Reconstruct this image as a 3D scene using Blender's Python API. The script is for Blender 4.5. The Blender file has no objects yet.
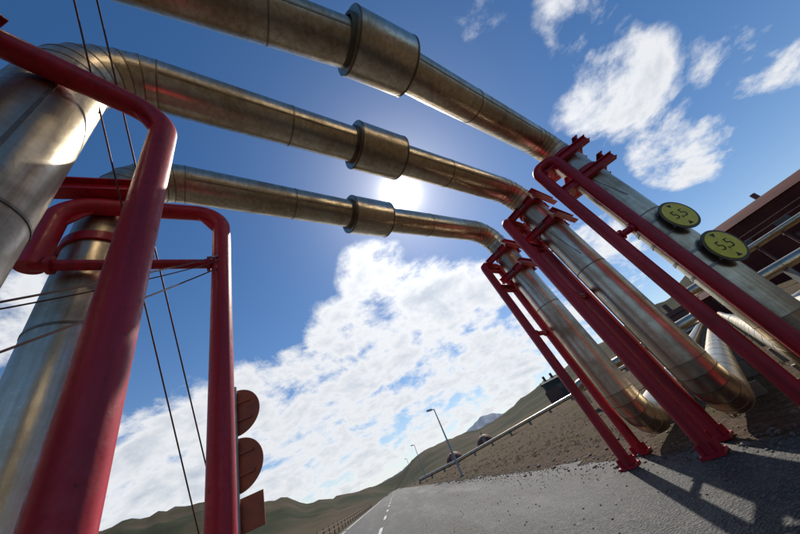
import bpy, bmesh, math, random
from mathutils import Vector, Matrix, noise
random.seed(7)
sc=bpy.context.scene
rad=math.radians
# ---------------------------------------------------------------- helpers
def link(o,parent=None):
    sc.collection.objects.link(o)
    if parent: o.parent=parent
    return o
def empty(name):
    e=bpy.data.objects.new(name,None); e.empty_display_size=.3
    return link(e)
def mesh_obj(name,bm,mat,parent=None):
    me=bpy.data.meshes.new(name); bm.to_mesh(me); bm.free()
    if mat: me.materials.append(mat)
    o=bpy.data.objects.new(name,me)
    return link(o,parent)
def pydata_obj(name,V,Fc,mat,parent=None):
    me=bpy.data.meshes.new(name); me.from_pydata(V,[],Fc); me.update(); me.materials.append(mat)
    return link(bpy.data.objects.new(name,me),parent)
def fillet(pts,r,seg):
    P=[Vector(p) for p in pts]; out=[(P[0],False)]
    for i in range(1,len(P)-1):
        a=(P[i-1]-P[i]).normalized(); b=(P[i+1]-P[i]).normalized()
        ang=a.angle(b)
        if math.pi-ang<rad(14): out.append((P[i],True)); continue
        t=r/math.tan(ang/2)
        c=P[i]+(a+b).normalized()*(r/math.sin(ang/2))
        s=P[i]+a*t-c; e=P[i]+b*t-c
        tot=s.angle(e)
        for k in range(seg+1):
            f=k/seg
            v=(s*math.sin((1-f)*tot)+e*math.sin(f*tot))/math.sin(tot)
            out.append((c+v,True))
    out.append((P[-1],False))
    return out
def frames_of(path):
    P=[p for p,_ in path]; n=len(P); T=[]
    for i in range(n):
        if i==0: t=P[1]-P[0]
        elif i==n-1: t=P[-1]-P[-2]
        else: t=(P[i]-P[i-1]).normalized()+(P[i+1]-P[i]).normalized()
        T.append(t.normalized())
    u=T[0].orthogonal().normalized(); U=[u]
    for i in range(1,n):
        q=T[i-1].rotation_difference(T[i]); u=(q@u).normalized(); u=(u-T[i]*u.dot(T[i])).normalized(); U.append(u)
    return P,T,U
def sweep(bm,path,r,N=40,caps=True,sharp=False):
    P,T,U=frames_of(path); rings=[]
    for i,(p,t,u) in enumerate(zip(P,T,U)):
        v=t.cross(u); ri=r[i] if isinstance(r,(list,tuple)) else r
        rings.append([bm.verts.new(p+(u*math.cos(2*math.pi*k/N)+v*math.sin(2*math.pi*k/N))*ri) for k in range(N)])
    for i in range(len(rings)-1):
        for k in range(N):
            f=bm.faces.new((rings[i][k],rings[i][(k+1)%N],rings[i+1][(k+1)%N],rings[i+1][k])); f.smooth=True
    if sharp:
        for i,(p,b) in enumerate(path):
            if b:
                for k in range(N):
                    e=bm.edges.get((rings[i][k],rings[i][(k+1)%N]))
                    if e: e.smooth=False
    if caps:
        for ring,fl in ((rings[0],True),(rings[-1],False)):
            f=bm.faces.new(ring[::-1] if fl else ring)
            for e in f.edges: e.smooth=False
    return rings
def band(bm,p,t,r0,r1,w,N=40):
    p=Vector(p); t=Vector(t).normalized(); u=t.orthogonal().normalized(); v=t.cross(u)
    prof=[(-w/2,r0),(-w/2,r1),(w/2,r1),(w/2,r0)]
    rings=[[bm.verts.new(p+t*a+(u*math.cos(2*math.pi*k/N)+v*math.sin(2*math.pi*k/N))*r) for k in range(N)] for a,r in prof]
    for i in range(3):
        for k in range(N):
            f=bm.faces.new((rings[i][k],rings[i][(k+1)%N],rings[i+1][(k+1)%N],rings[i+1][k])); f.smooth=True
    for i in (1,2):
        for k in range(N):
            e=bm.edges.get((rings[i][k],rings[i][(k+1)%N]))
            if e: e.smooth=False
def boxm(bm,c,sx,sy,sz,xd=(1,0,0),zd=(0,0,1)):
    x=Vector(xd).normalized(); z=Vector(zd).normalized(); z=(z-x*z.dot(x)).normalized(); y=z.cross(x)
    c=Vector(c); V=[]
    for i in (-1,1):
        for j in (-1,1):
            for k in (-1,1):
                V.append(bm.verts.new(c+x*sx/2*i+y*sy/2*j+z*sz/2*k))
    for q in ((0,1,3,2),(4,6,7,5),(0,4,5,1),(2,3,7,6),(0,2,6,4),(1,5,7,3)):
        bm.faces.new([V[a] for a in q])
def ibeam(bm,a,b,w,h,t=.014):
    a=Vector(a);b=Vector(b);d=b-a;L=d.length;c=(a+b)/2
    boxm(bm,c+Vector((0,0,h/2-t/2)),L,w,t,d)
    boxm(bm,c-Vector((0,0,h/2-t/2)),L,w,t,d)
    boxm(bm,c,L-.002,t,h-2*t-.002,d)
# ---------------------------------------------------------------- materials
def nodes(name):
    m=bpy.data.materials.new(name); m.use_nodes=True
    nt=m.node_tree; return m,nt,nt.nodes['Principled BSDF']
def N(nt,t,**k):
    n=nt.nodes.new(t)
    for a,b in k.items(): setattr(n,a,b)
    return n
def noise_n(nt,scale,detail=6,rough=.6,vec=None,sc3=None):
    n=N(nt,'ShaderNodeTexNoise'); n.inputs['Scale'].default_value=scale; n.inputs['Detail'].default_value=detail; n.inputs['Roughness'].default_value=rough
    if vec is None:
        tc=N(nt,'ShaderNodeTexCoord'); vec=tc.outputs['Object']
    if sc3:
        mp=N(nt,'ShaderNodeMapping'); mp.inputs['Scale'].default_value=sc3; nt.links.new(vec,mp.inputs[0]); vec=mp.outputs[0]
    nt.links.new(vec,n.inputs['Vector']); return n
def ramp(nt,fac,stops):
    r=N(nt,'ShaderNodeValToRGB'); el=r.color_ramp.elements
    while len(el)<len(stops): el.new(.5)
    for e,(p,c) in zip(el,stops): e.position=p; e.color=(*c,1) if len(c)==3 else c
    nt.links.new(fac,r.inputs[0]); return r
def bump(nt,h,bs,strength,dist=.02):
    b=N(nt,'ShaderNodeBump'); b.inputs['Strength'].default_value=strength; b.inputs['Distance'].default_value=dist
    nt.links.new(h,b.inputs['Height']); nt.links.new(b.outputs[0],bs.inputs['Normal']); return b
def simple(name,col,rough=.5,metal=0,var=.25,scale=4,bstr=.1,coat=0):
    m,nt,bs=nodes(name)
    n=noise_n(nt,scale,4)
    c0=tuple(c*(1-var) for c in col); c1=tuple(min(1,c*(1+var)) for c in col)
    r=ramp(nt,n.outputs[0],[(.3,c0),(.7,c1)]); nt.links.new(r.outputs[0],bs.inputs['Base Color'])
    bs.inputs['Metallic'].default_value=metal
    rr=ramp(nt,n.outputs[0],[(.3,(rough*.8,)*3),(.7,(min(1,rough*1.25),)*3)]); nt.links.new(rr.outputs[0],bs.inputs['Roughness'])
    if bstr:
        n2=noise_n(nt,scale*9,3); bump(nt,n2.outputs[0],bs,bstr,.01)
    return m
def metal_mat():
    m,nt,bs=nodes('aluminium_cladding')
    n=noise_n(nt,1.4,6,.65); n2=noise_n(nt,8,6,.7); n3=noise_n(nt,1.0,4,.6,sc3=(26,26,1.0))
    mx=N(nt,'ShaderNodeMix',data_type='FLOAT'); mx.inputs[0].default_value=.35
    nt.links.new(n.outputs[0],mx.inputs[2]); nt.links.new(n2.outputs[0],mx.inputs[3])
    r=ramp(nt,mx.outputs[0],[(.32,(.33,.255,.16)),(.44,(.50,.415,.29)),(.56,(.64,.56,.43)),(.68,(.72,.66,.55))])
    st=ramp(nt,n3.outputs[0],[(.42,(.60,.55,.46)),(.58,(1,1,1))])
    ml=N(nt,'ShaderNodeMix',data_type='RGBA',blend_type='MULTIPLY'); ml.inputs[0].default_value=.45; nt.links.new(r.outputs[0],ml.inputs[6]); nt.links.new(st.outputs[0],ml.inputs[7])
    nt.links.new(ml.outputs[2],bs.inputs['Base Color'])
    bs.inputs['Metallic'].default_value=.93
    rr=ramp(nt,mx.outputs[0],[(.36,(.50,)*3),(.5,(.34,)*3),(.66,(.25,)*3)]); nt.links.new(rr.outputs[0],bs.inputs['Roughness'])
    ad=N(nt,'ShaderNodeMath',operation='ADD'); nt.links.new(n.outputs[0],ad.inputs[0]); nt.links.new(n2.outputs[0],ad.inputs[1])
    bump(nt,ad.outputs[0],bs,.22,.012)
    return m
M_metal=metal_mat()
M_seam=simple('cladding_seam',(.27,.22,.16),.45,.85,.3,6,0)
M_rim=simple('sleeve_end',(.17,.14,.10),.5,.8,.3,6,0)
def red_mat():
    m,nt,bs=nodes('red_paint')
    n=noise_n(nt,2.2,6,.65); n2=noise_n(nt,24,5,.7); n3=noise_n(nt,1,4,.6,sc3=(22,22,1.1))
    r=ramp(nt,n.outputs[0],[(.25,(.31,.004,.014)),(.55,(.46,.006,.023)),(.8,(.54,.02,.04))])
    st=ramp(nt,n3.outputs[0],[(.38,(.6,.5,.5)),(.55,(1,1,1))])
    ml=N(nt,'ShaderNodeMix',data_type='RGBA',blend_type='MULTIPLY'); ml.inputs[0].default_value=.6; nt.links.new(r.outputs[0],ml.inputs[6]); nt.links.new(st.outputs[0],ml.inputs[7])
    d=ramp(nt,n2.outputs[0],[(.62,(0,)*3),(.67,(1,)*3)])
    mx=N(nt,'ShaderNodeMix',data_type='RGBA'); nt.links.new(d.outputs[0],mx.inputs[0]); nt.links.new(ml.outputs[2],mx.inputs[6]); mx.inputs[7].default_value=(.14,.02,.012,1)
    nt.links.new(mx.outputs[2],bs.inputs['Base Color'])
    rr=ramp(nt,n2.outputs[0],[(.3,(.30,)*3),(.7,(.58,)*3)]); nt.links.new(rr.outputs[0],bs.inputs['Roughness'])
    bump(nt,n2.outputs[0],bs,.18,.004); return m
M_red=red_mat()
M_cable=simple('steel_cable',(.10,.04,.03),.5,.5,.2,10,0)
M_bolt=simple('bolt_steel',(.3,.29,.27),.4,.9,.2,6,0)
M_pole=simple('galvanised_steel',(.36,.37,.38),.5,.8)
M_wood=simple('weathered_wood',(.16,.12,.08),.85,0,.35,8,.3)
M_conc=simple('concrete',(.24,.23,.21),.9,0,.25,5,.3)

# ---------------------------------------------------------------- terrain function
D=Vector((-.291,.957)); NN=Vector((.957,.291))
PROF=[(-180,3),(-110,6),(-75,9),(-58,9.4),(-50,8.8),(-43.5,8.0),(-38,6.2),(-34,4.7),(-29,3.0),(-26,2.2),(-21,1.8),(-17,2.0),(-12,2.6),(-5.5,2.7),(0,2.2),(5,2.5),(9,3.2),(15,4.0),(22,4.6),(30,5.6),(38,6.2),(46,6.0),(60,5.5),(90,5),(180,3)]
def elp(az):
    for (a,e),(b,f) in zip(PROF,PROF[1:]):
        if a<=az<=b:
            t=(az-a)/(b-a); t=t*t*(3-2*t); return e+(f-e)*t
    return 3
def ss(a,b,x):
    t=max(0,min(1,(x-a)/(b-a))); return t*t*(3-2*t)
def th(x,y):
    n=x*NN.x+y*NN.y; s=x*D.x+y*D.y; r=math.hypot(x,y); az=math.degrees(math.atan2(x,y))
    h=0
    if n>0: off=ss(3.9,6.5,n)
    else: off=ss(5.6,9,-n)
    if r<400 and off>0:
        nz=noise.fractal(Vector((x*.35,y*.35,0)),.9,2.0,5)
        nb=noise.fractal(Vector((x*.06,y*.06,4)),.9,2.0,4)
        h+=off*(nz*(.06+.12*ss(6,12,abs(n)))+nb*.55*ss(8,30,abs(n)))
    h+= min(3.0,.05*max(0,n-11)) 
    if n<0: h+=-.35*ss(5.6,8,-n)*(1-ss(9,13,-n))+ .03*max(0,min(40,-n-12))
    if r<90: return h
    R=300+60*noise.noise(Vector((az*.03,0,9)))
    if -26<az<14: R=420
    e=elp(az)*(1+.12*noise.fractal(Vector((az*.16,2,1)),.8,2,5))
    hr=1+R*math.tan(rad(e))
    f=ss(95,R,r) if r<R else 1-.25*ss(R,R*2.4,r)
    hill=hr*f*(1+.2*noise.fractal(Vector((x*.012,y*.012,0)),.8,2,6)*ss(90,150,r)*(1-ss(R*.8,R,r)))
    cor=math.exp(-(n/16)**2) if s>0 else 0
    h=h*(1-ss(110,220,r))+hill*(1-cor*(1-ss(380,520,r)))
    return h
# ---------------------------------------------------------------- ground
r=.4; radii=[]
while r<6000:
    radii.append(r); r*=1.045 if r>3 else 1.15
NA=420; V=[(0,0,0)]; Fc=[]
for i,r in enumerate(radii):
    for k in range(NA):
        a=2*math.pi*k/NA; x=r*math.sin(a); y=r*math.cos(a); V.append((x,y,th(x,y)))
for k in range(NA): Fc.append((0,1+(k+1)%NA,1+k))
for i in range(len(radii)-1):
    o=1+i*NA
    for k in range(NA):
        Fc.append((o+k,o+(k+1)%NA,o+NA+(k+1)%NA,o+NA+k))
def ground_mat():
    m,nt,bs=nodes('ground_dirt_and_grass')
    geo=N(nt,'ShaderNodeNewGeometry'); pos=geo.outputs['Position']
    n1=noise_n(nt,.35,7,.65,vec=pos); n2=noise_n(nt,6,7,.72,vec=pos); n3=noise_n(nt,.022,7,.68,vec=pos); n4=noise_n(nt,45,2,.6,vec=pos)
    dirt=ramp(nt,n2.outputs[0],[(.28,(.045,.029,.019)),(.5,(.10,.068,.045)),(.72,(.21,.15,.10))])
    grass=ramp(nt,n2.outputs[0],[(.3,(.045,.040,.016)),(.55,(.10,.080,.033)),(.75,(.17,.13,.06))])
    hill=ramp(nt,n3.outputs[0],[(.34,(.010,.016,.007)),(.47,(.023,.028,.012)),(.56,(.050,.040,.023)),(.68,(.075,.056,.038))])
    g=ramp(nt,n1.outputs[0],[(.50,(0,)*3),(.60,(1,)*3)])
    mx=N(nt,'ShaderNodeMix',data_type='RGBA'); nt.links.new(g.outputs[0],mx.inputs[0]); nt.links.new(dirt.outputs[0],mx.inputs[6]); nt.links.new(grass.outputs[0],mx.inputs[7])
    ln=N(nt,'ShaderNodeVectorMath',operation='LENGTH'); nt.links.new(pos,ln.inputs[0])
    mr=N(nt,'ShaderNodeMapRange'); mr.inputs[1].default_value=60; mr.inputs[2].default_value=170; nt.links.new(ln.outputs['Value'],mr.inputs[0])
    mx2=N(nt,'ShaderNodeMix',data_type='RGBA'); nt.links.new(mr.outputs[0],mx2.inputs[0]); nt.links.new(mx.outputs[2],mx2.inputs[6]); nt.links.new(hill.outputs[0],mx2.inputs[7])
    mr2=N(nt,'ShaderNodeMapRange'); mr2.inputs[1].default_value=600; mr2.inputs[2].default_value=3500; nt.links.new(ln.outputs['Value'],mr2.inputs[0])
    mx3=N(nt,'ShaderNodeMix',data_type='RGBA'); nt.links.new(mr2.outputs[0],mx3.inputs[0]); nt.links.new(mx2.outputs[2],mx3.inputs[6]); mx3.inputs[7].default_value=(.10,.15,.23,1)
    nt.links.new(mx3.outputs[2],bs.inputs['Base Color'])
    bs.inputs['Roughness'].default_value=.95; bs.inputs['Specular IOR Level'].default_value=.12
    ad=N(nt,'ShaderNodeMath',operation='ADD'); nt.links.new(n2.outputs[0],ad.inputs[0]); nt.links.new(n4.outputs[0],ad.inputs[1])
    bump(nt,ad.outputs[0],bs,.9,.08); return m
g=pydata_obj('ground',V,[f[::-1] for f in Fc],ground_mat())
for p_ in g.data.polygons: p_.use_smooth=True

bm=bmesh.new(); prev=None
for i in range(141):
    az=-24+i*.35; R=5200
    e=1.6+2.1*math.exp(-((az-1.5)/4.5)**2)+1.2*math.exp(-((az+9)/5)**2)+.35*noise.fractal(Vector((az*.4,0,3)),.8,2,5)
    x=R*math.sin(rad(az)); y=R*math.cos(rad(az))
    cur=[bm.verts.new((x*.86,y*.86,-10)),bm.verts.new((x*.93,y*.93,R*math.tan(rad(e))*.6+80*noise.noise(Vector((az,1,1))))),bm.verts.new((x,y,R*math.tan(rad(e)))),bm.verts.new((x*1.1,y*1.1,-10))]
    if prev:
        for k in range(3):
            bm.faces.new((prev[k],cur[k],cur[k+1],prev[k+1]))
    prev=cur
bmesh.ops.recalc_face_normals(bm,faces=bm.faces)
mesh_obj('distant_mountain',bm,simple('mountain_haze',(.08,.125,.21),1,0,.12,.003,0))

# ---------------------------------------------------------------- road
def road_pt(s,n,z=0): return Vector((D.x*s+NN.x*n, D.y*s+NN.y*n, z))
def rz(s): return .012+(0.02 if s>30 else 0)+(.05 if s>90 else 0)+(.25 if s>200 else 0)
bm=bmesh.new(); prev=None; s=-12
while s<420:
    jl=.12*noise.noise(Vector((s*.7,0,0)))+.06*noise.noise(Vector((s*3,0,0)))
    jr=.30*noise.noise(Vector((s*.6,5,0)))+.20*noise.noise(Vector((s*2.6,5,0)))+.1*noise.noise(Vector((s*7,5,0)))
    ns=[-5.0+jl,-3,-1,1,2.6,3.6+jr]
    cur=[bm.verts.new(road_pt(s,n,rz(s))) for n in ns]
    if prev:
        for k in range(5): bm.faces.new((prev[k],prev[k+1],cur[k+1],cur[k]))
    prev=cur; s+=.12 if s<25 else (1 if s<80 else 6)
bmesh.ops.recalc_face_normals(bm,faces=bm.faces)
def asphalt():
    m,nt,bs=nodes('asphalt')
    geo=N(nt,'ShaderNodeNewGeometry'); pos=geo.outputs['Position']
    rot=N(nt,'ShaderNodeMapping'); rot.inputs['Rotation'].default_value=(0,0,-math.atan2(.291,.957)); nt.links.new(pos,rot.inputs[0])
    a=noise_n(nt,.5,6,.6,vec=rot.outputs[0],sc3=(2.2,.22,1)); b=noise_n(nt,38,4,.75,vec=pos); c=noise_n(nt,2.2,7,.72,vec=pos)
    v=N(nt,'ShaderNodeTexVoronoi'); v.inputs['Scale'].default_value=48; nt.links.new(pos,v.inputs['Vector'])
    r=ramp(nt,a.outputs[0],[(.3,(.018,.018,.018)),(.5,(.036,.035,.033)),(.70,(.095,.086,.073))])
    sp=ramp(nt,v.outputs['Color'],[(.15,(.30,)*3),(.6,(1.0,)*3),(.95,(2.9,)*3)])
    mul=N(nt,'ShaderNodeMix',data_type='RGBA',blend_type='MULTIPLY'); mul.inputs[0].default_value=.9; nt.links.new(r.outputs[0],mul.inputs[6]); nt.links.new(sp.outputs[0],mul.inputs[7])
    d=ramp(nt,c.outputs[0],[(.50,(0,)*3),(.66,(.6,)*3)])
    mx=N(nt,'ShaderNodeMix',data_type='RGBA'); nt.links.new(d.outputs[0],mx.inputs[0]); nt.links.new(mul.outputs[2],mx.inputs[6]); mx.inputs[7].default_value=(.10,.083,.064,1)
    nt.links.new(mx.outputs[2],bs.inputs['Base Color'])
    rr=ramp(nt,a.outputs[0],[(.35,(.50,)*3),(.65,(.78,)*3)]); nt.links.new(rr.outputs[0],bs.inputs['Roughness'])
    bs.inputs['Specular IOR Level'].default_value=.38
    ad=N(nt,'ShaderNodeMath',operation='ADD'); nt.links.new(b.outputs[0],ad.inputs[0]); nt.links.new(v.outputs['Distance'],ad.inputs[1])
    bump(nt,ad.outputs[0],bs,.9,.02); return m
mesh_obj('road',bm,asphalt())
def line_mat():
    m,nt,bs=nodes('road_paint'); geo=N(nt,'ShaderNodeNewGeometry'); n=noise_n(nt,9,6,.7,vec=geo.outputs['Position'])
    r=ramp(nt,n.outputs[0],[(.40,(.09,.09,.085)),(.54,(.62,.62,.58))]); nt.links.new(r.outputs[0],bs.inputs['Base Color']); bs.inputs['Roughness'].default_value=.7; return m
bm=bmesh.new()
prev=None; s=-10
while s<300:
    z=rz(s)+.008+(0 if s<90 else .03)
    cur=[bm.verts.new(road_pt(s,-4.50,z)),bm.verts.new(road_pt(s,-4.28,z))]
    if prev: bm.faces.new((prev[0],prev[1],cur[1],cur[0]))
    prev=cur; s+=1
for k in range(40):
    s0=6+k*7; z=rz(s0+2)+.008+(0 if s0<86 else .03)
    bm.faces.new([bm.verts.new(road_pt(a,b,z)) for a,b in ((s0,-1.02),(s0,-.88),(s0+3,-.88),(s0+3,-1.02))])
bmesh.ops.recalc_face_normals(bm,faces=bm.faces)
mesh_obj('road_marking',bm,line_mat())

# ---------------------------------------------------------------- grass & stones
LEFT=[(-1.42,-.36),(-1.70,.39),(-2.30,1.29)]
MID=[(.865,1.32),(.45,2.42),(-.11,3.50)]
RIGHT=[(3.50,3.90),(2.73,4.47),(2.25,5.62)]
ZR=[4.76,4.50,4.70]
V=[];Fc=[]
for i in range(8000):
    s=random.random()**1.6*75-1
    n=(4.6+random.random()**1.3*26) if random.random()<.8 else (-6-random.random()**1.3*12)
    p=road_pt(s,n); x,y=p.x,p.y
    if noise.noise(Vector((x*.35,y*.35,0)))<.0 and random.random()<.86: continue
    if any((Vector((x,y))-Vector(q)).length<.8 for q in RIGHT): continue
    z=th(x,y)-.01; hh=random.uniform(.04,.14)
    for k in range(7):
        a=random.random()*6.28; w=.006+.005*random.random(); l=hh*random.uniform(.6,1.1); t=random.uniform(.2,.9)
        bx=x+random.uniform(-.07,.07); by=y+random.uniform(-.07,.07)
        dx,dy=math.cos(a),math.sin(a); o=len(V)
        V+=[(bx-dy*w,by+dx*w,z),(bx+dy*w,by-dx*w,z),(bx+dx*l*t,by+dy*l*t,z+l)]; Fc.append((o,o+1,o+2))
pydata_obj('grass',V,Fc,simple('dry_grass',(.13,.10,.04),.85,0,.4,2,0))
tb=bmesh.new(); bmesh.ops.create_icosphere(tb,subdivisions=1,radius=1); tb.verts.ensure_lookup_table()
IV=[v.co.copy() for v in tb.verts]; IF=[tuple(v.index for v in f.verts) for f in tb.faces]; tb.free()
V=[];Fc=[]
for i in range(9000):
    s=random.random()**1.6*45-2; e=random.random()
    if e<.45: n=3.6+random.gauss(0,.35)
    elif e<.85: n=3.9+random.random()**1.6*16
    elif e<.93: n=random.uniform(.5,3.6)
    else: n=-5.1-random.random()**2*4
    p=road_pt(s,n); z=max(th(p.x,p.y),.012 if abs(n)<3.6 else -9)
    R=random.uniform(.006,.024)*(1 if random.random()<.94 else 2.6)
    if n<3.2: R=min(R,.014)
    a=random.random()*6.28; ca,sa=math.cos(a),math.sin(a); sy=random.uniform(.6,1); sz=random.uniform(.4,.8); o=len(V)
    for q in IV:
        j=random.uniform(.78,1.2)*R; qx,qy,qz=q.x*j,q.y*j*sy,q.z*j*sz
        V.append((p.x+qx*ca-qy*sa,p.y+qx*sa+qy*ca,z+R*.3+qz))
    for f in IF: Fc.append(tuple(o+t for t in f))
pydata_obj('gravel_stones',V,Fc,simple('stone',(.13,.11,.09),.9,0,.45,3,0))

# ---------------------------------------------------------------- pipes
ZC=4.75; PR=.232; CR=.325
HD=Vector((.616,.788))
for i in range(3):
    L,Mi,Rr=LEFT[i],MID[i],RIGHT[i]
    root=empty('steam_pipeline')
    runs=[]
    for t in (14,34,58):
        x=Rr[0]+HD.x*t; y=Rr[1]+HD.y*t; runs.append((x,y,max(.45,th(x,y)+.6)))
    lx,ly=L; zb=.33
    pts=[(lx-24,ly-21,.45),(lx,ly,.45),(lx,ly,ZC),(Mi[0],Mi[1],ZC),(Rr[0],Rr[1],ZR[i]),(Rr[0],Rr[1],zb)]+runs
    path=fillet(pts,.50,6)
    bm=bmesh.new(); sweep(bm,path,PR,48,True,True)
    mesh_obj('pipe_cladding',bm,M_metal,root)
    bm=bmesh.new()
    for k in range(1,len(path)-1):
        p,b=path[k]
        if b:
            t=((path[k+1][0]-p).normalized()+(p-path[k-1][0]).normalized())
            band(bm,p,t,PR-.01,PR+.003,.012,48)
    for a,b in zip(path,path[1:]):
        l=(b[0]-a[0]).length
        if l>1.4:
            cnt=max(2,int(l/1.15))
            for k in range(1,cnt):
                p=a[0]+(b[0]-a[0])*(k/cnt)
                band(bm,p,b[0]-a[0],PR-.01,PR+.004,.018,48)
    mesh_obj('cladding_seams',bm,M_seam,root)
    bm=bmesh.new()
    for a,b in zip(path,path[1:]):
        dd=b[0]-a[0]; l=dd.length
        if l<1.4 or l>9: continue
        t=dd.normalized(); side=t.cross(Vector((0,0,1))) if abs(t.z)<.9 else Vector((.9,-.35,0))
        side=side.normalized(); 
        off=(side*.8+Vector((0,0,-.6))).normalized() if abs(t.z)<.9 else side
        boxm(bm,(a[0]+b[0])/2+off*(PR+.001),l-.04,.02,.004,t,off)
    mesh_obj('lap_joint',bm,M_seam,root)
    m=Vector((*Mi,ZC)); d=(Vector((*Rr,ZR[i]))-Vector((*L,ZC))).normalized()
    bm=bmesh.new(); band(bm,m,d,PR-.02,CR,.74,56)
    mesh_obj('expansion_sleeve',bm,M_metal,root)
    bm=bmesh.new()
    for o in (-.355,.355): band(bm,m+d*o,d,CR-.01,CR+.004,.022,56)
    band(bm,m+d*.39,d,PR-.01,PR+.025,.04,48); band(bm,m-d*.39,d,PR-.01,PR+.025,.04,48)
    mesh_obj('sleeve_rims',bm,M_rim,root)
    bm=bmesh.new()
    for t in (2.0,4.5,9,13.5,19,25,31,38,46,54):
        x=Rr[0]+HD.x*t; y=Rr[1]+HD.y*t; g=th(x,y)
        tt=[0,14,34,58]; zz=[zb]+[q[2] for q in runs]
        for q in range(3):
            if tt[q]<=t<=tt[q+1]: pz=zz[q]+(zz[q+1]-zz[q])*(t-tt[q])/(tt[q+1]-tt[q])
        if pz-PR-g<.03: continue
        boxm(bm,(x,y,(g-.2+pz-PR+.02)/2),.12,.5,pz-PR+.02-g+.2,(HD.x,HD.y,0))
    mesh_obj('pipe_saddles',bm,M_conc,root)

# further ground pipework beyond the portal
def ground_pipe(name,pts,r,fr=.7):
    root=empty(name); path=fillet(pts,fr,6); bm=bmesh.new(); sweep(bm,path,r,36,True,True); mesh_obj('pipe_cladding',bm,M_metal,root)
    bm=bmesh.new(); bs_=bmesh.new()
    for k in range(1,len(path)-1):
        p,b=path[k]
        if b: band(bm,p,((path[k+1][0]-p).normalized()+(p-path[k-1][0]).normalized()),r-.01,r+.004,.018,36)
    for a,b in zip(path,path[1:]):
        l=(b[0]-a[0]).length
        for k in range(1,int(l/1.2)):
            p=a[0]+(b[0]-a[0])*(k/int(l/1.2)); band(bm,p,b[0]-a[0],r-.01,r+.004,.02,36)
            if k%2:
                gz=th(p.x,p.y)
                if p.z-r-gz>.05: dd=b[0]-a[0]; boxm(bs_,(p.x,p.y,(gz-.2+p.z-r+.02)/2),.12,.5,p.z-r+.02-gz+.2,(dd.x,dd.y,0))
    mesh_obj('cladding_seams',bm,M_seam,root); mesh_obj('saddles',bs_,M_conc,root)
def gp(x,y,h): return (x,y,th(x,y)+h)
ground_pipe('ground_pipeline',[gp(22,8,.5),gp(8.2,7.6,.5),gp(10.6,11.2,.5),gp(26,14,.6)],.26)
ground_pipe('ground_pipeline',[gp(24,5,.5),gp(6.6,5.2,.5),gp(7.2,6.6,.5),gp(24,7.0,.5)],.22,.55)
ground_pipe('header_pipeline',[gp(6.5,21,.4),gp(6.5,21,1.5),gp(13.5,18,1.5),gp(13.6,18,2.6),gp(15.5,17.1,2.6),gp(15.6,17,1.5),gp(30,11,1.5)],.27,.4)

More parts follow.
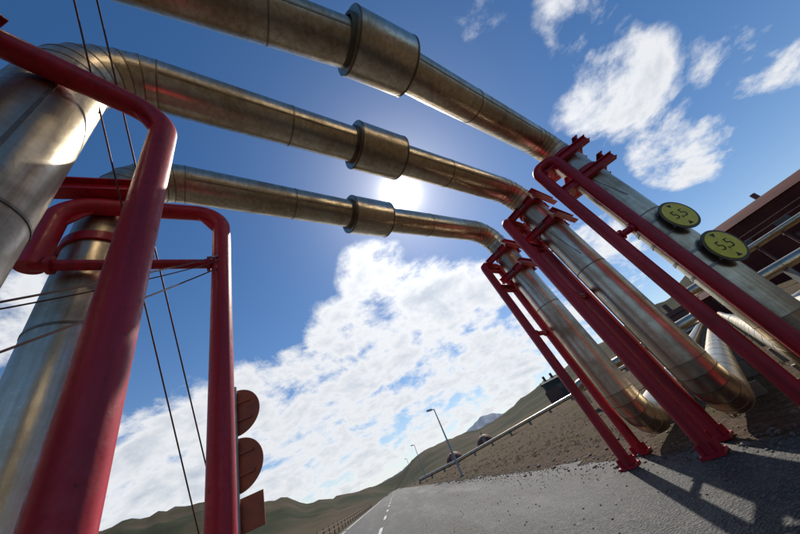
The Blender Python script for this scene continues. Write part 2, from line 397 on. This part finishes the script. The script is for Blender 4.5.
# ---------------------------------------------------------------- red support frames
def support(a,b,T,leg,r=.07,crossz=None,hook=False,rings=(-.02,-.62),beams=True,br=.22):
    root=empty('pipe_support_frame')
    a=Vector(a); b=Vector(b); leg=Vector(leg); zt=T+1
    d=(b-a).normalized(); d3=Vector((d.x,d.y,0))
    if hook:
        path=fillet([(a.x,a.y,-.1),(a.x,a.y,zt),(b.x,b.y,zt),(b.x,b.y,crossz-.02)],br,10)
    else: path=fillet([(a.x,a.y,-.1),(a.x,a.y,zt),(b.x,b.y,zt),(b.x,b.y,-.1)],br,10)
    bm=bmesh.new(); sweep(bm,path,r,28)
    mesh_obj('bent_tube_frame',bm,M_red,root)
    if crossz:
        bm=bmesh.new()
        sweep(bm,[(Vector((a.x,a.y,crossz)),False),(Vector((b.x,b.y,crossz)),False)],r*.55,20)
        for q,sg in ((a,1),(b,-1)):
            v=Vector((q.x,q.y,crossz))+d3*(r+.02)*sg
            band(bm,v,d3,.03,r*.9,.025,20)
        mesh_obj('cross_tube',bm,M_red,root)
    bm=bmesh.new()
    e=d3
    f=a+d*((leg-a).dot(d)); out=(leg-f).normalized(); o3=Vector((out.x,out.y,0)); gap=(leg-f).length
    for dz in rings:
        z=zt+dz
        band(bm,(leg.x,leg.y,z),(0,0,1),PR+.002,PR+.022,.09,48)
        if beams:
            base=Vector((f.x,f.y,z))
            for sg in (-1,1):
                p0=base+e*(PR+.05)*sg+o3*.03; p1=p0+o3*(gap+PR*.8)
                ibeam(bm,p0,p1,.09,.12)
            q=base+o3*(gap+PR+.08)
            ibeam(bm,q-e*.40,q+e*.40,.09,.13)
            ibeam(bm,Vector((a.x,a.y,z-.15))-e*.05,Vector((f.x,f.y,z-.15))+e*.35,.10,.13)
        for sg in (-1,1):
            boxm(bm,Vector((leg.x,leg.y,z))+e*(PR+.045)*sg,.06,.10,.11,e)
    for sg,q in ((1,a),(-1,b)):
        p=Vector((q.x,q.y,zt-.16)); ee=d3*sg
        v=[p+ee*.06+Vector((0,0,.09)),p+ee*.20+Vector((0,0,.09)),p+ee*.06-Vector((0,0,.12))]
        s3=Vector((-d.y,d.x,0))*.007
        A=[bm.verts.new(w+s3) for w in v]; B=[bm.verts.new(w-s3) for w in v]
        bm.faces.new(A); bm.faces.new(B[::-1])
        for k in range(3): bm.faces.new((A[k],B[k],B[(k+1)%3],A[(k+1)%3]))
    bmesh.ops.recalc_face_normals(bm,faces=bm.faces)
    mesh_obj('clamp_beams',bm,M_red,root)
    if rings:
        bm=bmesh.new()
        for dz in rings:
            for sg in (-1,1):
                for k in (-1,1):
                    p=Vector((leg.x,leg.y,zt+dz+.03*k))+d3*(PR+.1)*sg
                    bmesh.ops.create_cone(bm,cap_ends=True,segments=6,radius1=.014,radius2=.014,depth=.13,matrix=Matrix.Translation(p)@Vector((0,0,1)).rotation_difference(Vector((-d.y,d.x,0))).to_matrix().to_4x4())
        mesh_obj('clamp_bolts',bm,M_bolt,root)
    bm=bmesh.new()
    for q in ((a,) if hook else (a,b)):
        boxm(bm,(q.x,q.y,.03),.24,.24,.03,d3)
        for k in range(4):
            an=math.pi/2*k
            boxm(bm,(q.x+math.cos(an)*(r+.02),q.y+math.sin(an)*(r+.02),.09),.05,.01,.10,(math.cos(an),math.sin(an),0))
    mesh_obj('base_plates',bm,M_red,root)
    return root
rt=support((-1.13,.74),(-1.66,-.16),2.78,LEFT[1],r=.08,rings=())
support((-1.42,1.63),(-2.28,.92),2.75,LEFT[2],r=.074,crossz=3.05,hook=True,rings=(-.30,),beams=False)
support((-.95,-.45),(-1.55,-1.05),2.75,LEFT[0],r=.078,rings=(-.3,),beams=False)
def beam(name_parent,a,b,w=.12,h=.16):
    bm=bmesh.new(); ibeam(bm,a,b,w,h); mesh_obj('saddle_beam',bm,M_red,name_parent)
beam(rt,(-1.55,.02,3.93),(-1.62,-.55,3.93))
rt2=empty('pipe_support_beam')
beam(rt2,(-1.86,1.13,3.90),(-2.72,.55,3.90),.12,.16)
bm=bmesh.new(); boxm(bm,(-2.05,1.13,3.84),.26,.02,.3,(.774,.633,0)); boxm(bm,(-1.86,1.22,3.82),.02,.26,.28,(.774,.633,0)); mesh_obj('stiffener_plates',bm,M_red,rt2)
SO=[((-.62,-.10),(-.30,-.22)),((-.60,-.10),(-.20,.32)),((-.60,-.10),(-.20,.32))]
for (lx,ly),T,r,(o1,o2) in zip(RIGHT,(3.2,2.92,2.92),(.085,.085,.08),SO):
    support((lx+o1[0],ly+o1[1]),(lx+o2[0],ly+o2[1]),T,(lx,ly),r=r,crossz=T-.75,br=.13,rings=(.05,-.5))

# ---------------------------------------------------------------- cables
def cable(a,b,sag=.05,r=.006):
    a=Vector(a);b=Vector(b); bm=bmesh.new(); pts=[]
    for k in range(13):
        f=k/12; p=a.lerp(b,f); p.z-=sag*4*f*(1-f); pts.append((p,False))
    sweep(bm,pts,r,8)
    root=empty('guy_wire'); mesh_obj('wire',bm,M_cable,root)
    bm=bmesh.new()
    for p,q in ((a,b),(b,a)):
        t=(q-p).normalized(); sweep(bm,[(p,False),(p+t*.14,False)],r*2.2,8)
    mesh_obj('turnbuckles',bm,M_bolt,root)
cable((-1.12,-.22,4.80),(-3.5,4.25,0.0),.02)
cable((-1.04,-.12,4.80),(-3.3,4.3,0.0),.02)
cable((-1.40,1.60,3.12),(-1.50,.02,1.62),.04,.005)
cable((-1.40,1.66,3.05),(-1.46,.10,1.35),.03,.005)
cable((-1.38,1.66,3.12),(-1.62,.30,1.9),.05,.004)
for (x,y),z in zip(RIGHT,ZR):
    cable((x-.25,y-.05,z-.35),(x-.15,y-.35,z-1.9),.0,.004)

# ---------------------------------------------------------------- height limit signs
M_signback=simple('sign_back_red_brown',(.34,.085,.035),.6,0,.3,5,.1)
def sign_face():
    m,nt,bs=nodes('sign_yellow'); n=noise_n(nt,12,6)
    r=ramp(nt,n.outputs[0],[(.3,(.74,.58,.02)),(.6,(.90,.74,.04)),(.75,(.78,.66,.12))]); nt.links.new(r.outputs[0],bs.inputs['Base Color']); bs.inputs['Roughness'].default_value=.4
    return m
M_sy=sign_face(); M_sr=simple('sign_border',(.07,.06,.025),.4,0,.2,8,.05); M_black=simple('sign_black',(.012,.012,.012),.5,0,.2,8,0)
def disc(bm,c,nrm,r,t,seg=48):
    c=Vector(c); nrm=Vector(nrm).normalized()
    bmesh.ops.create_cone(bm,cap_ends=True,segments=seg,radius1=r,radius2=r,depth=t,matrix=Matrix.Translation(c)@nrm.to_track_quat('Z','Y').to_matrix().to_4x4())
def round_sign(c,nrm,text=None,front=True,R=.29):
    root=empty('height_limit_sign'); c=Vector(c); nrm=Vector(nrm).normalized()
    bm=bmesh.new(); disc(bm,c,nrm,R,.012); mesh_obj('sign_plate',bm,M_signback if not front else M_sr,root)
    bm=bmesh.new(); disc(bm,c+nrm*.009,nrm,R*.86,.006); mesh_obj('sign_face',bm,M_sy,root)
    if text:
        cu=bpy.data.curves.new('height_figures','FONT'); cu.body=text; cu.size=R*.78; cu.align_x='CENTER'; cu.align_y='CENTER'; cu.extrude=.001; cu.offset=-.002
        cu.materials.append(M_black); o=bpy.data.objects.new('height_figures',cu); o.location=c+nrm*.015
        o.rotation_mode='QUATERNION'
        y=Vector((0,0,1)); y=(y-nrm*y.dot(nrm)).normalized(); x=y.cross(nrm)
        o.rotation_quaternion=Matrix((x,y,nrm)).transposed().to_quaternion(); link(o,root)
        bm=bmesh.new()
        for dz,up in ((.62*R,1),(-.62*R,-1)):
            v=[bm.verts.new(c+nrm*.014+y*dz+x*a+y*b*up) for a,b in ((-.035,.03),(.035,.03),(0,-.025))]
            bm.faces.new(v)
        mesh_obj('arrow_marks',bm,M_black,root)
    bm=bmesh.new(); x=Vector((0,0,1)).cross(nrm).normalized()
    for dz in (-.12,.12): boxm(bm,c-nrm*.02+Vector((0,0,dz)),.4,.02,.03,x)
    mesh_obj('back_rails',bm,M_signback if not front else M_bolt,root)
    return root
sn=Vector((.20,-.975,-.03))
lg=RIGHT[0]
for z in (2.28,1.70):
    rt=round_sign((lg[0]+.08,lg[1]-.31,z),sn,'5,5',True,.235)
    bm=bmesh.new()
    for o in (-.12,.12): band(bm,(lg[0],lg[1],z+o),(0,0,1),PR+.001,PR+.010,.035,48)
    mesh_obj('mounting_straps',bm,M_bolt,rt)
az=rad(-39.1); px,py=4.7*math.sin(az),4.7*math.cos(az)
dn=Vector((-.25,.968,0))
for z in (2.60,1.95): round_sign((px+dn.x*.05,py+dn.y*.05,z),dn,None,False,.31)
root=empty('sign_post'); bm=bmesh.new(); sweep(bm,[(Vector((px,py,-.5)),False),(Vector((px,py,2.95)),False)],.03,16); mesh_obj('post',bm,M_pole,root)
bm=bmesh.new(); boxm(bm,(px+dn.x*.05,py+dn.y*.05,1.42),.56,.012,.34,(dn.y,-dn.x,0)); mesh_obj('lower_plate',bm,M_signback,root)
bm=bmesh.new(); boxm(bm,(px+dn.x*.062,py+dn.y*.062,1.42),.50,.006,.28,(dn.y,-dn.x,0)); mesh_obj('lower_plate_face',bm,M_sy,root)

# ---------------------------------------------------------------- street lamps
for s,n,h in ((23,4.4,4.3),(52,4.8,5.0),(86,5.0,5.6)):
    p=road_pt(s,n); z=th(p.x,p.y); root=empty('street_lamp')
    a=Vector((p.x,p.y,z-.1)); t=Vector((p.x,p.y,z+h)); arm=t+Vector((-NN.x,-NN.y,0))*.2+Vector((0,0,.08))
    bm=bmesh.new(); sweep(bm,[(a,False),(a+Vector((0,0,1)),False),(t,False),(arm,False)],[.075,.07,.045,.035],14); mesh_obj('pole',bm,M_pole,root)
    bm=bmesh.new(); boxm(bm,arm+Vector((-NN.x,-NN.y,0))*.16,.42,.22,.11,(-NN.x,-NN.y,.1)); bmesh.ops.bevel(bm,geom=bm.edges[:],offset=.03,segments=2)
    mesh_obj('lamp_head',bm,M_pole,root)
    bm=bmesh.new(); disc(bm,a+Vector((0,0,.14)),(0,0,1),.16,.06,16); mesh_obj('base_flange',bm,M_conc,root)

# ---------------------------------------------------------------- roadside fence (left)
root=empty('roadside_fence'); bm=bmesh.new(); tops=[]
s=12
while s<90:
    p=road_pt(s,-6.3); z=th(p.x,p.y); boxm(bm,(p.x,p.y,z+.35),.1,.1,1.0,(D.x,D.y,0)); tops.append(Vector((p.x,p.y,z))); s+=2.4
mesh_obj('posts',bm,M_wood,root); bm=bmesh.new()
for a,b in zip(tops,tops[1:]):
    for hz in (.42,.72):
        o=Vector((NN.x,NN.y,0))*.062; boxm(bm,(a+b)/2+o+Vector((0,0,hz)),(b-a).length,.02,.11,(b-a))
mesh_obj('rails',bm,M_wood,root)

# ---------------------------------------------------------------- well huts (domes)
M_dome=simple('dome_red_brown',(.14,.05,.038),.7,0,.3,1.5,.1)
for (x,y,R) in ((-8.4,78,2.1),(-.5,84,2.2)):
    z=th(x,y); root=empty('wellhead_dome_hut'); bm=bmesh.new()
    bmesh.ops.create_uvsphere(bm,u_segments=20,v_segments=14,radius=R,matrix=Matrix.Translation((x,y,z+.3)))
    mesh_obj('faceted_dome',bm,M_dome,root)
    bm=bmesh.new(); boxm(bm,(x,y-R*.92,z+1.0),1.1,.7,2.1); mesh_obj('door_porch',bm,M_dome,root)
    bm=bmesh.new(); boxm(bm,(x,y-R*.92-.36,z+.95),.8,.03,1.8); mesh_obj('door',bm,M_conc,root)
    bm=bmesh.new(); sweep(bm,[(Vector((x,y,z+R)),False),(Vector((x,y,z+R+.9)),False)],.12,12); mesh_obj('vent',bm,M_conc,root)

# ---------------------------------------------------------------- buildings
def corr(name,col):
    m,nt,bs=nodes(name); geo=N(nt,'ShaderNodeTexCoord'); w=N(nt,'ShaderNodeTexWave'); w.inputs['Scale'].default_value=1.6; w.inputs['Distortion'].default_value=0; nt.links.new(geo.outputs['Object'],w.inputs[0])
    n=noise_n(nt,.4,6); r=ramp(nt,n.outputs[0],[(.3,tuple(c*.65 for c in col)),(.7,tuple(c*1.35 for c in col))]); nt.links.new(r.outputs[0],bs.inputs['Base Color']); bs.inputs['Roughness'].default_value=.8; bs.inputs['Specular IOR Level'].default_value=.2
    bump(nt,w.outputs[0],bs,.6,.1); return m
M_bred=corr('corrugated_dark_red',(.085,.020,.015)); M_bgrn=corr('corrugated_grey_green',(.06,.075,.07)); M_glass=simple('window_glass',(.02,.022,.025),.25,0,.1,3,0)
M_frame=simple('painted_frame',(.10,.045,.038),.6,0,.2,2,0)
def hall(name,cx,cy,ang,L,W,H,rise,mat,vault=False):
    root=empty(name); x=Vector((math.sin(ang),math.cos(ang),0)); y=Vector((0,0,1)).cross(x); z0=th(cx,cy)-1; c=Vector((cx,cy,z0))
    bm=bmesh.new(); boxm(bm,c+Vector((0,0,H/2)),L,W,H,x); mesh_obj('walls',bm,mat,root)
    bm=bmesh.new(); prof=[]
    K=14 if vault else 2
    for k in range(K+1):
        f=k/K; yy=(-.5+f)*(W+.6); zz=H+.01+(rise*math.sin(math.pi*f) if vault else rise*(1-abs(2*f-1)))
        prof.append((yy,zz))
    A=[bm.verts.new(c+x*(L/2+.3)+y*a+Vector((0,0,b))) for a,b in prof]; B=[bm.verts.new(c-x*(L/2+.3)+y*a+Vector((0,0,b))) for a,b in prof]
    for k in range(K): bm.faces.new((A[k],A[k+1],B[k+1],B[k]))
    bm.faces.new(A[::-1]); bm.faces.new(B); bm.faces.new((A[0],B[0],B[-1],A[-1]))
    bmesh.ops.recalc_face_normals(bm,faces=bm.faces); mesh_obj('roof',bm,mat,root)
    bw=bmesh.new(); bf=bmesh.new(); nW=int(L/4)
    for k in range(nW):
        for sg in (-1,1):
            p=c+x*(-L/2+(k+.5)*L/nW)+y*sg*(W/2+.01)+Vector((0,0,H*.68))
            boxm(bw,p,1.6,.04,1.0,x)
            for dz in (-.56,.56): boxm(bf,p+Vector((0,0,dz)),1.84,.1,.12,x)
    for sg in (-1,1):
        boxm(bf,c+x*(-L*.3)+y*sg*(W/2+.02)+Vector((0,0,2.5)),3.6,.08,3.6,x)
    mesh_obj('windows',bw,M_glass,root); mesh_obj('frames_and_doors',bf,M_frame,root)
    bm=bmesh.new()
    for k in (-.3,0,.3): sweep(bm,[(c+x*L*k+Vector((0,0,H+rise*.8)),False),(c+x*L*k+Vector((0,0,H+rise+1.1)),False)],.35,14)
    mesh_obj('roof_vents',bm,M_frame,root)
d=72
hall('power_station_hall',d*math.sin(rad(60)),d*math.cos(rad(60)),rad(60+78),38,16,9.0,2.4,M_bred,True)
hall('service_building',60*math.sin(rad(37.5)),60*math.cos(rad(37.5)),rad(128),10,7,3.6,1.0,M_bred)
hall('separator_station',92*math.sin(rad(15)),92*math.cos(rad(15)),rad(100),7,7,6.0,.8,M_bgrn)
root=empty('pipe_rack'); bm=bmesh.new(); bm2=bmesh.new()
for k in range(7):
    az_=44+k*2.6; x,y=44*math.sin(rad(az_)),44*math.cos(rad(az_)); z=th(x,y)
    boxm(bm,(x,y,z+1.7),.18,.18,3.8,(1,-.8,0))
    boxm(bm,(x,y,z+3.6),.16,2.2,.18,(1,-1,0))
a0=Vector((44*math.sin(rad(43)),44*math.cos(rad(43)),th(30,32)+4.0)); a1=Vector((44*math.sin(rad(61)),44*math.cos(rad(61)),th(30,32)+4.2))
for o in (-.6,.1,.7):
    v=Vector((.6,.75,0))*o; sweep(bm2,[(a0+v,False),(a1+v,False)],.26,16)
for zz in (.6,1.1): sweep(bm,[(a0+Vector((-.7,-.8,zz)),False),(a1+Vector((-.7,-.8,zz)),False)],.04,8)
mesh_obj('rack_steel',bm,M_frame,root); mesh_obj('rack_pipes',bm2,M_metal,root)

root=empty('field_pipeline')
P=[]
for (x,y) in ((-14,62),(-6,58),(4,55),(14,50),(26,46),(40,44)):
    P.append((Vector((x,y,th(x,y)+.6)),False))
bm=bmesh.new(); sweep(bm,P,.26,20); mesh_obj('pipe',bm,M_metal,root); bm=bmesh.new()
for (a,_),(b,_) in zip(P,P[1:]):
    for f in (0,.33,.66):
        p=a.lerp(b,f); g=th(p.x,p.y); boxm(bm,(p.x,p.y,(g-.2+p.z-.22)/2),.3,.6,abs(p.z-.22-g+.2))
mesh_obj('saddles',bm,M_conc,root)

# ---------------------------------------------------------------- sun + sky
saz,sel=rad(9.8),rad(47.9)
sd=Vector((math.sin(saz)*math.cos(sel),math.cos(saz)*math.cos(sel),math.sin(sel)))
sun=bpy.data.lights.new('sun','SUN'); sun.energy=5.0; sun.angle=rad(.5); sun.color=(1,.94,.84)
so=bpy.data.objects.new('sun',sun); so.rotation_mode='QUATERNION'; so.rotation_quaternion=sd.to_track_quat('Z','Y'); so.location=(0,0,30); link(so)
w=bpy.data.worlds.new('World'); sc.world=w; w.use_nodes=True; nt=w.node_tree; nt.nodes.clear()
try:
    w.cycles.sampling_method='MANUAL'; w.cycles.sample_map_resolution=512
except Exception: pass
out=N(nt,'ShaderNodeOutputWorld')
sky=N(nt,'ShaderNodeTexSky'); sky.sky_type='NISHITA'; sky.sun_disc=False; sky.sun_elevation=sel; sky.sun_rotation=saz; sky.altitude=600; sky.air_density=1.0; sky.dust_density=.4; sky.ozone_density=3.2
hs=N(nt,'ShaderNodeHueSaturation'); hs.inputs['Saturation'].default_value=1.25; hs.inputs['Value'].default_value=1.0; nt.links.new(sky.outputs[0],hs.inputs['Color'])
bg=N(nt,'ShaderNodeBackground'); bg.inputs[1].default_value=.105; nt.links.new(hs.outputs[0],bg.inputs[0])
tc=N(nt,'ShaderNodeTexCoord'); nrm=N(nt,'ShaderNodeVectorMath',operation='NORMALIZE'); nt.links.new(tc.outputs['Generated'],nrm.inputs[0]); V=nrm.outputs[0]
sep=N(nt,'ShaderNodeSeparateXYZ'); nt.links.new(V,sep.inputs[0])
def math_n(op,a,b=None,c=None,clamp=False):
    m=N(nt,'ShaderNodeMath',operation=op); m.use_clamp=clamp
    for i,x in enumerate((a,b,c)):
        if x is None: continue
        if isinstance(x,(int,float)): m.inputs[i].default_value=x
        else: nt.links.new(x,m.inputs[i])
    return m.outputs[0]
def dirv(az,el): a,e=rad(az),rad(el); return (math.sin(a)*math.cos(e),math.cos(a)*math.cos(e),math.sin(e))
def dotc(v):
    d=N(nt,'ShaderNodeVectorMath',operation='DOT_PRODUCT'); nt.links.new(V,d.inputs[0]); d.inputs[1].default_value=v; return d.outputs['Value']
den=math_n('ADD',math_n('MAXIMUM',sep.outputs[2],0),.42)
dv=N(nt,'ShaderNodeVectorMath',operation='DIVIDE'); cb=N(nt,'ShaderNodeCombineXYZ')
for i in range(3): nt.links.new(den,cb.inputs[i])
nt.links.new(V,dv.inputs[0]); nt.links.new(cb.outputs[0],dv.inputs[1])
cn=N(nt,'ShaderNodeTexNoise'); cn.inputs['Scale'].default_value=4.2; cn.inputs['Detail'].default_value=9; cn.inputs['Roughness'].default_value=.60; cn.inputs['Distortion'].default_value=.3; nt.links.new(dv.outputs[0],cn.inputs['Vector'])
cn2=N(nt,'ShaderNodeTexNoise'); cn2.inputs['Scale'].default_value=12; cn2.inputs['Detail'].default_value=6; cn2.inputs['Roughness'].default_value=.62; nt.links.new(dv.outputs[0],cn2.inputs['Vector'])
blobs=[(-5.9,35,8,.90),(0,27,10,.98),(6,20,11,1.05),(-14,20,13,1.08),(-30,15,12,1.1),(-45,12,11,1.12),(-25,8,14,1.1),(17,10,11,.95),(32,16,8,.85),(54.0,33,7,.88),(52,21,5.5,.78),(64,22,6,.66),(62,42,6,.6),(-66,34,6,.75),(-74,24,8,.7),(57,56,5,.6),(0,8,14,1.05)]
tot=None
for az_,el_,r_,a_ in blobs:
    d=dotc(dirv(az_,el_)); mr=N(nt,'ShaderNodeMapRange'); mr.interpolation_type='SMOOTHSTEP'
    nt.links.new(d,mr.inputs[0]); mr.inputs[1].default_value=math.cos(rad(r_*1.5)); mr.inputs[2].default_value=math.cos(rad(r_*.25)); mr.inputs[3].default_value=0; mr.inputs[4].default_value=a_
    tot=mr.outputs[0] if tot is None else math_n('MAXIMUM',tot,mr.outputs[0])
back=N(nt,'ShaderNodeMapRange'); nt.links.new(sep.outputs[1],back.inputs[0]); back.inputs[1].default_value=0; back.inputs[2].default_value=-.5; back.inputs[3].default_value=0; back.inputs[4].default_value=.32
tot=math_n('MAXIMUM',tot,back.outputs[0])
nz=math_n('ADD',math_n('MULTIPLY',math_n('SUBTRACT',cn.outputs[0],.5),2.9),math_n('MULTIPLY',math_n('SUBTRACT',cn2.outputs[0],.5),1.0))
val=math_n('ADD',math_n('SUBTRACT',tot,.50),math_n('MULTIPLY',nz,math_n('MINIMUM',math_n('MULTIPLY',math_n('ADD',tot,.2),1.2),1)))
mk=N(nt,'ShaderNodeMapRange'); mk.interpolation_type='SMOOTHSTEP'; nt.links.new(val,mk.inputs[0]); mk.inputs[1].default_value=-.10; mk.inputs[2].default_value=.54
thick=N(nt,'ShaderNodeMapRange'); nt.links.new(val,thick.inputs[0]); thick.inputs[1].default_value=.48; thick.inputs[2].default_value=1.15
cc=N(nt,'ShaderNodeMix',data_type='RGBA'); nt.links.new(thick.outputs[0],cc.inputs[0]); cc.inputs[6].default_value=(.96,.975,1.0,1); cc.inputs[7].default_value=(.60,.655,.74,1)
sdot=dotc(tuple(sd)); ang=math_n('ARCCOSINE',math_n('MINIMUM',sdot,1.0))
glow1=math_n('EXPONENT',math_n('MULTIPLY',ang,-1/rad(14)))
cs=math_n('ADD',math_n('MULTIPLY',glow1,.8),.88)
bgc=N(nt,'ShaderNodeBackground'); nt.links.new(cc.outputs[2],bgc.inputs[0]); nt.links.new(cs,bgc.inputs[1])
veil=math_n('MULTIPLY',math_n('EXPONENT',math_n('MULTIPLY',math_n('MAXIMUM',sep.outputs[2],0),-5.5)),.45)
mfac=math_n('MAXIMUM',math_n('MULTIPLY',mk.outputs[0],.96),veil)
ms=N(nt,'ShaderNodeMixShader'); nt.links.new(mfac,ms.inputs[0]); nt.links.new(bg.outputs[0],ms.inputs[1]); nt.links.new(bgc.outputs[0],ms.inputs[2])
g2=math_n('MULTIPLY',math_n('EXPONENT',math_n('MULTIPLY',ang,-1/rad(1.15))),14.0)
g3=math_n('MULTIPLY',math_n('EXPONENT',math_n('MULTIPLY',ang,-1/rad(7))),.42)
dk=N(nt,'ShaderNodeMapRange'); nt.links.new(ang,dk.inputs[0]); dk.inputs[1].default_value=rad(.8); dk.inputs[2].default_value=rad(.6); dk.inputs[3].default_value=0; dk.inputs[4].default_value=60
gt=math_n('ADD',math_n('ADD',g2,g3),dk.outputs[0])
bga=N(nt,'ShaderNodeBackground'); bga.inputs[0].default_value=(1,.97,.9,1); nt.links.new(gt,bga.inputs[1])
ads=N(nt,'ShaderNodeAddShader'); nt.links.new(ms.outputs[0],ads.inputs[0]); nt.links.new(bga.outputs[0],ads.inputs[1]); nt.links.new(ads.outputs[0],out.inputs[0])

# ---------------------------------------------------------------- camera
p=rad(35.1); F=Vector((0,math.cos(p),math.sin(p))); R0=Vector((1,0,0)); U0=Vector((0,-math.sin(p),math.cos(p)))
ro=rad(26.5); rc=R0*math.cos(ro)-U0*math.sin(ro); uc=R0*math.sin(ro)+U0*math.cos(ro)
cam=bpy.data.cameras.new('camera'); co=bpy.data.objects.new('camera',cam); link(co)
mt=Matrix((rc,uc,-F)).transposed().to_4x4(); mt.translation=(0,0,1.0); co.matrix_world=mt
cam.sensor_width=36; cam.lens=12.6; cam.clip_start=.02; cam.clip_end=20000
sc.camera=co
sc.view_settings.view_transform='Standard'; sc.view_settings.look='None'; sc.view_settings.exposure=0
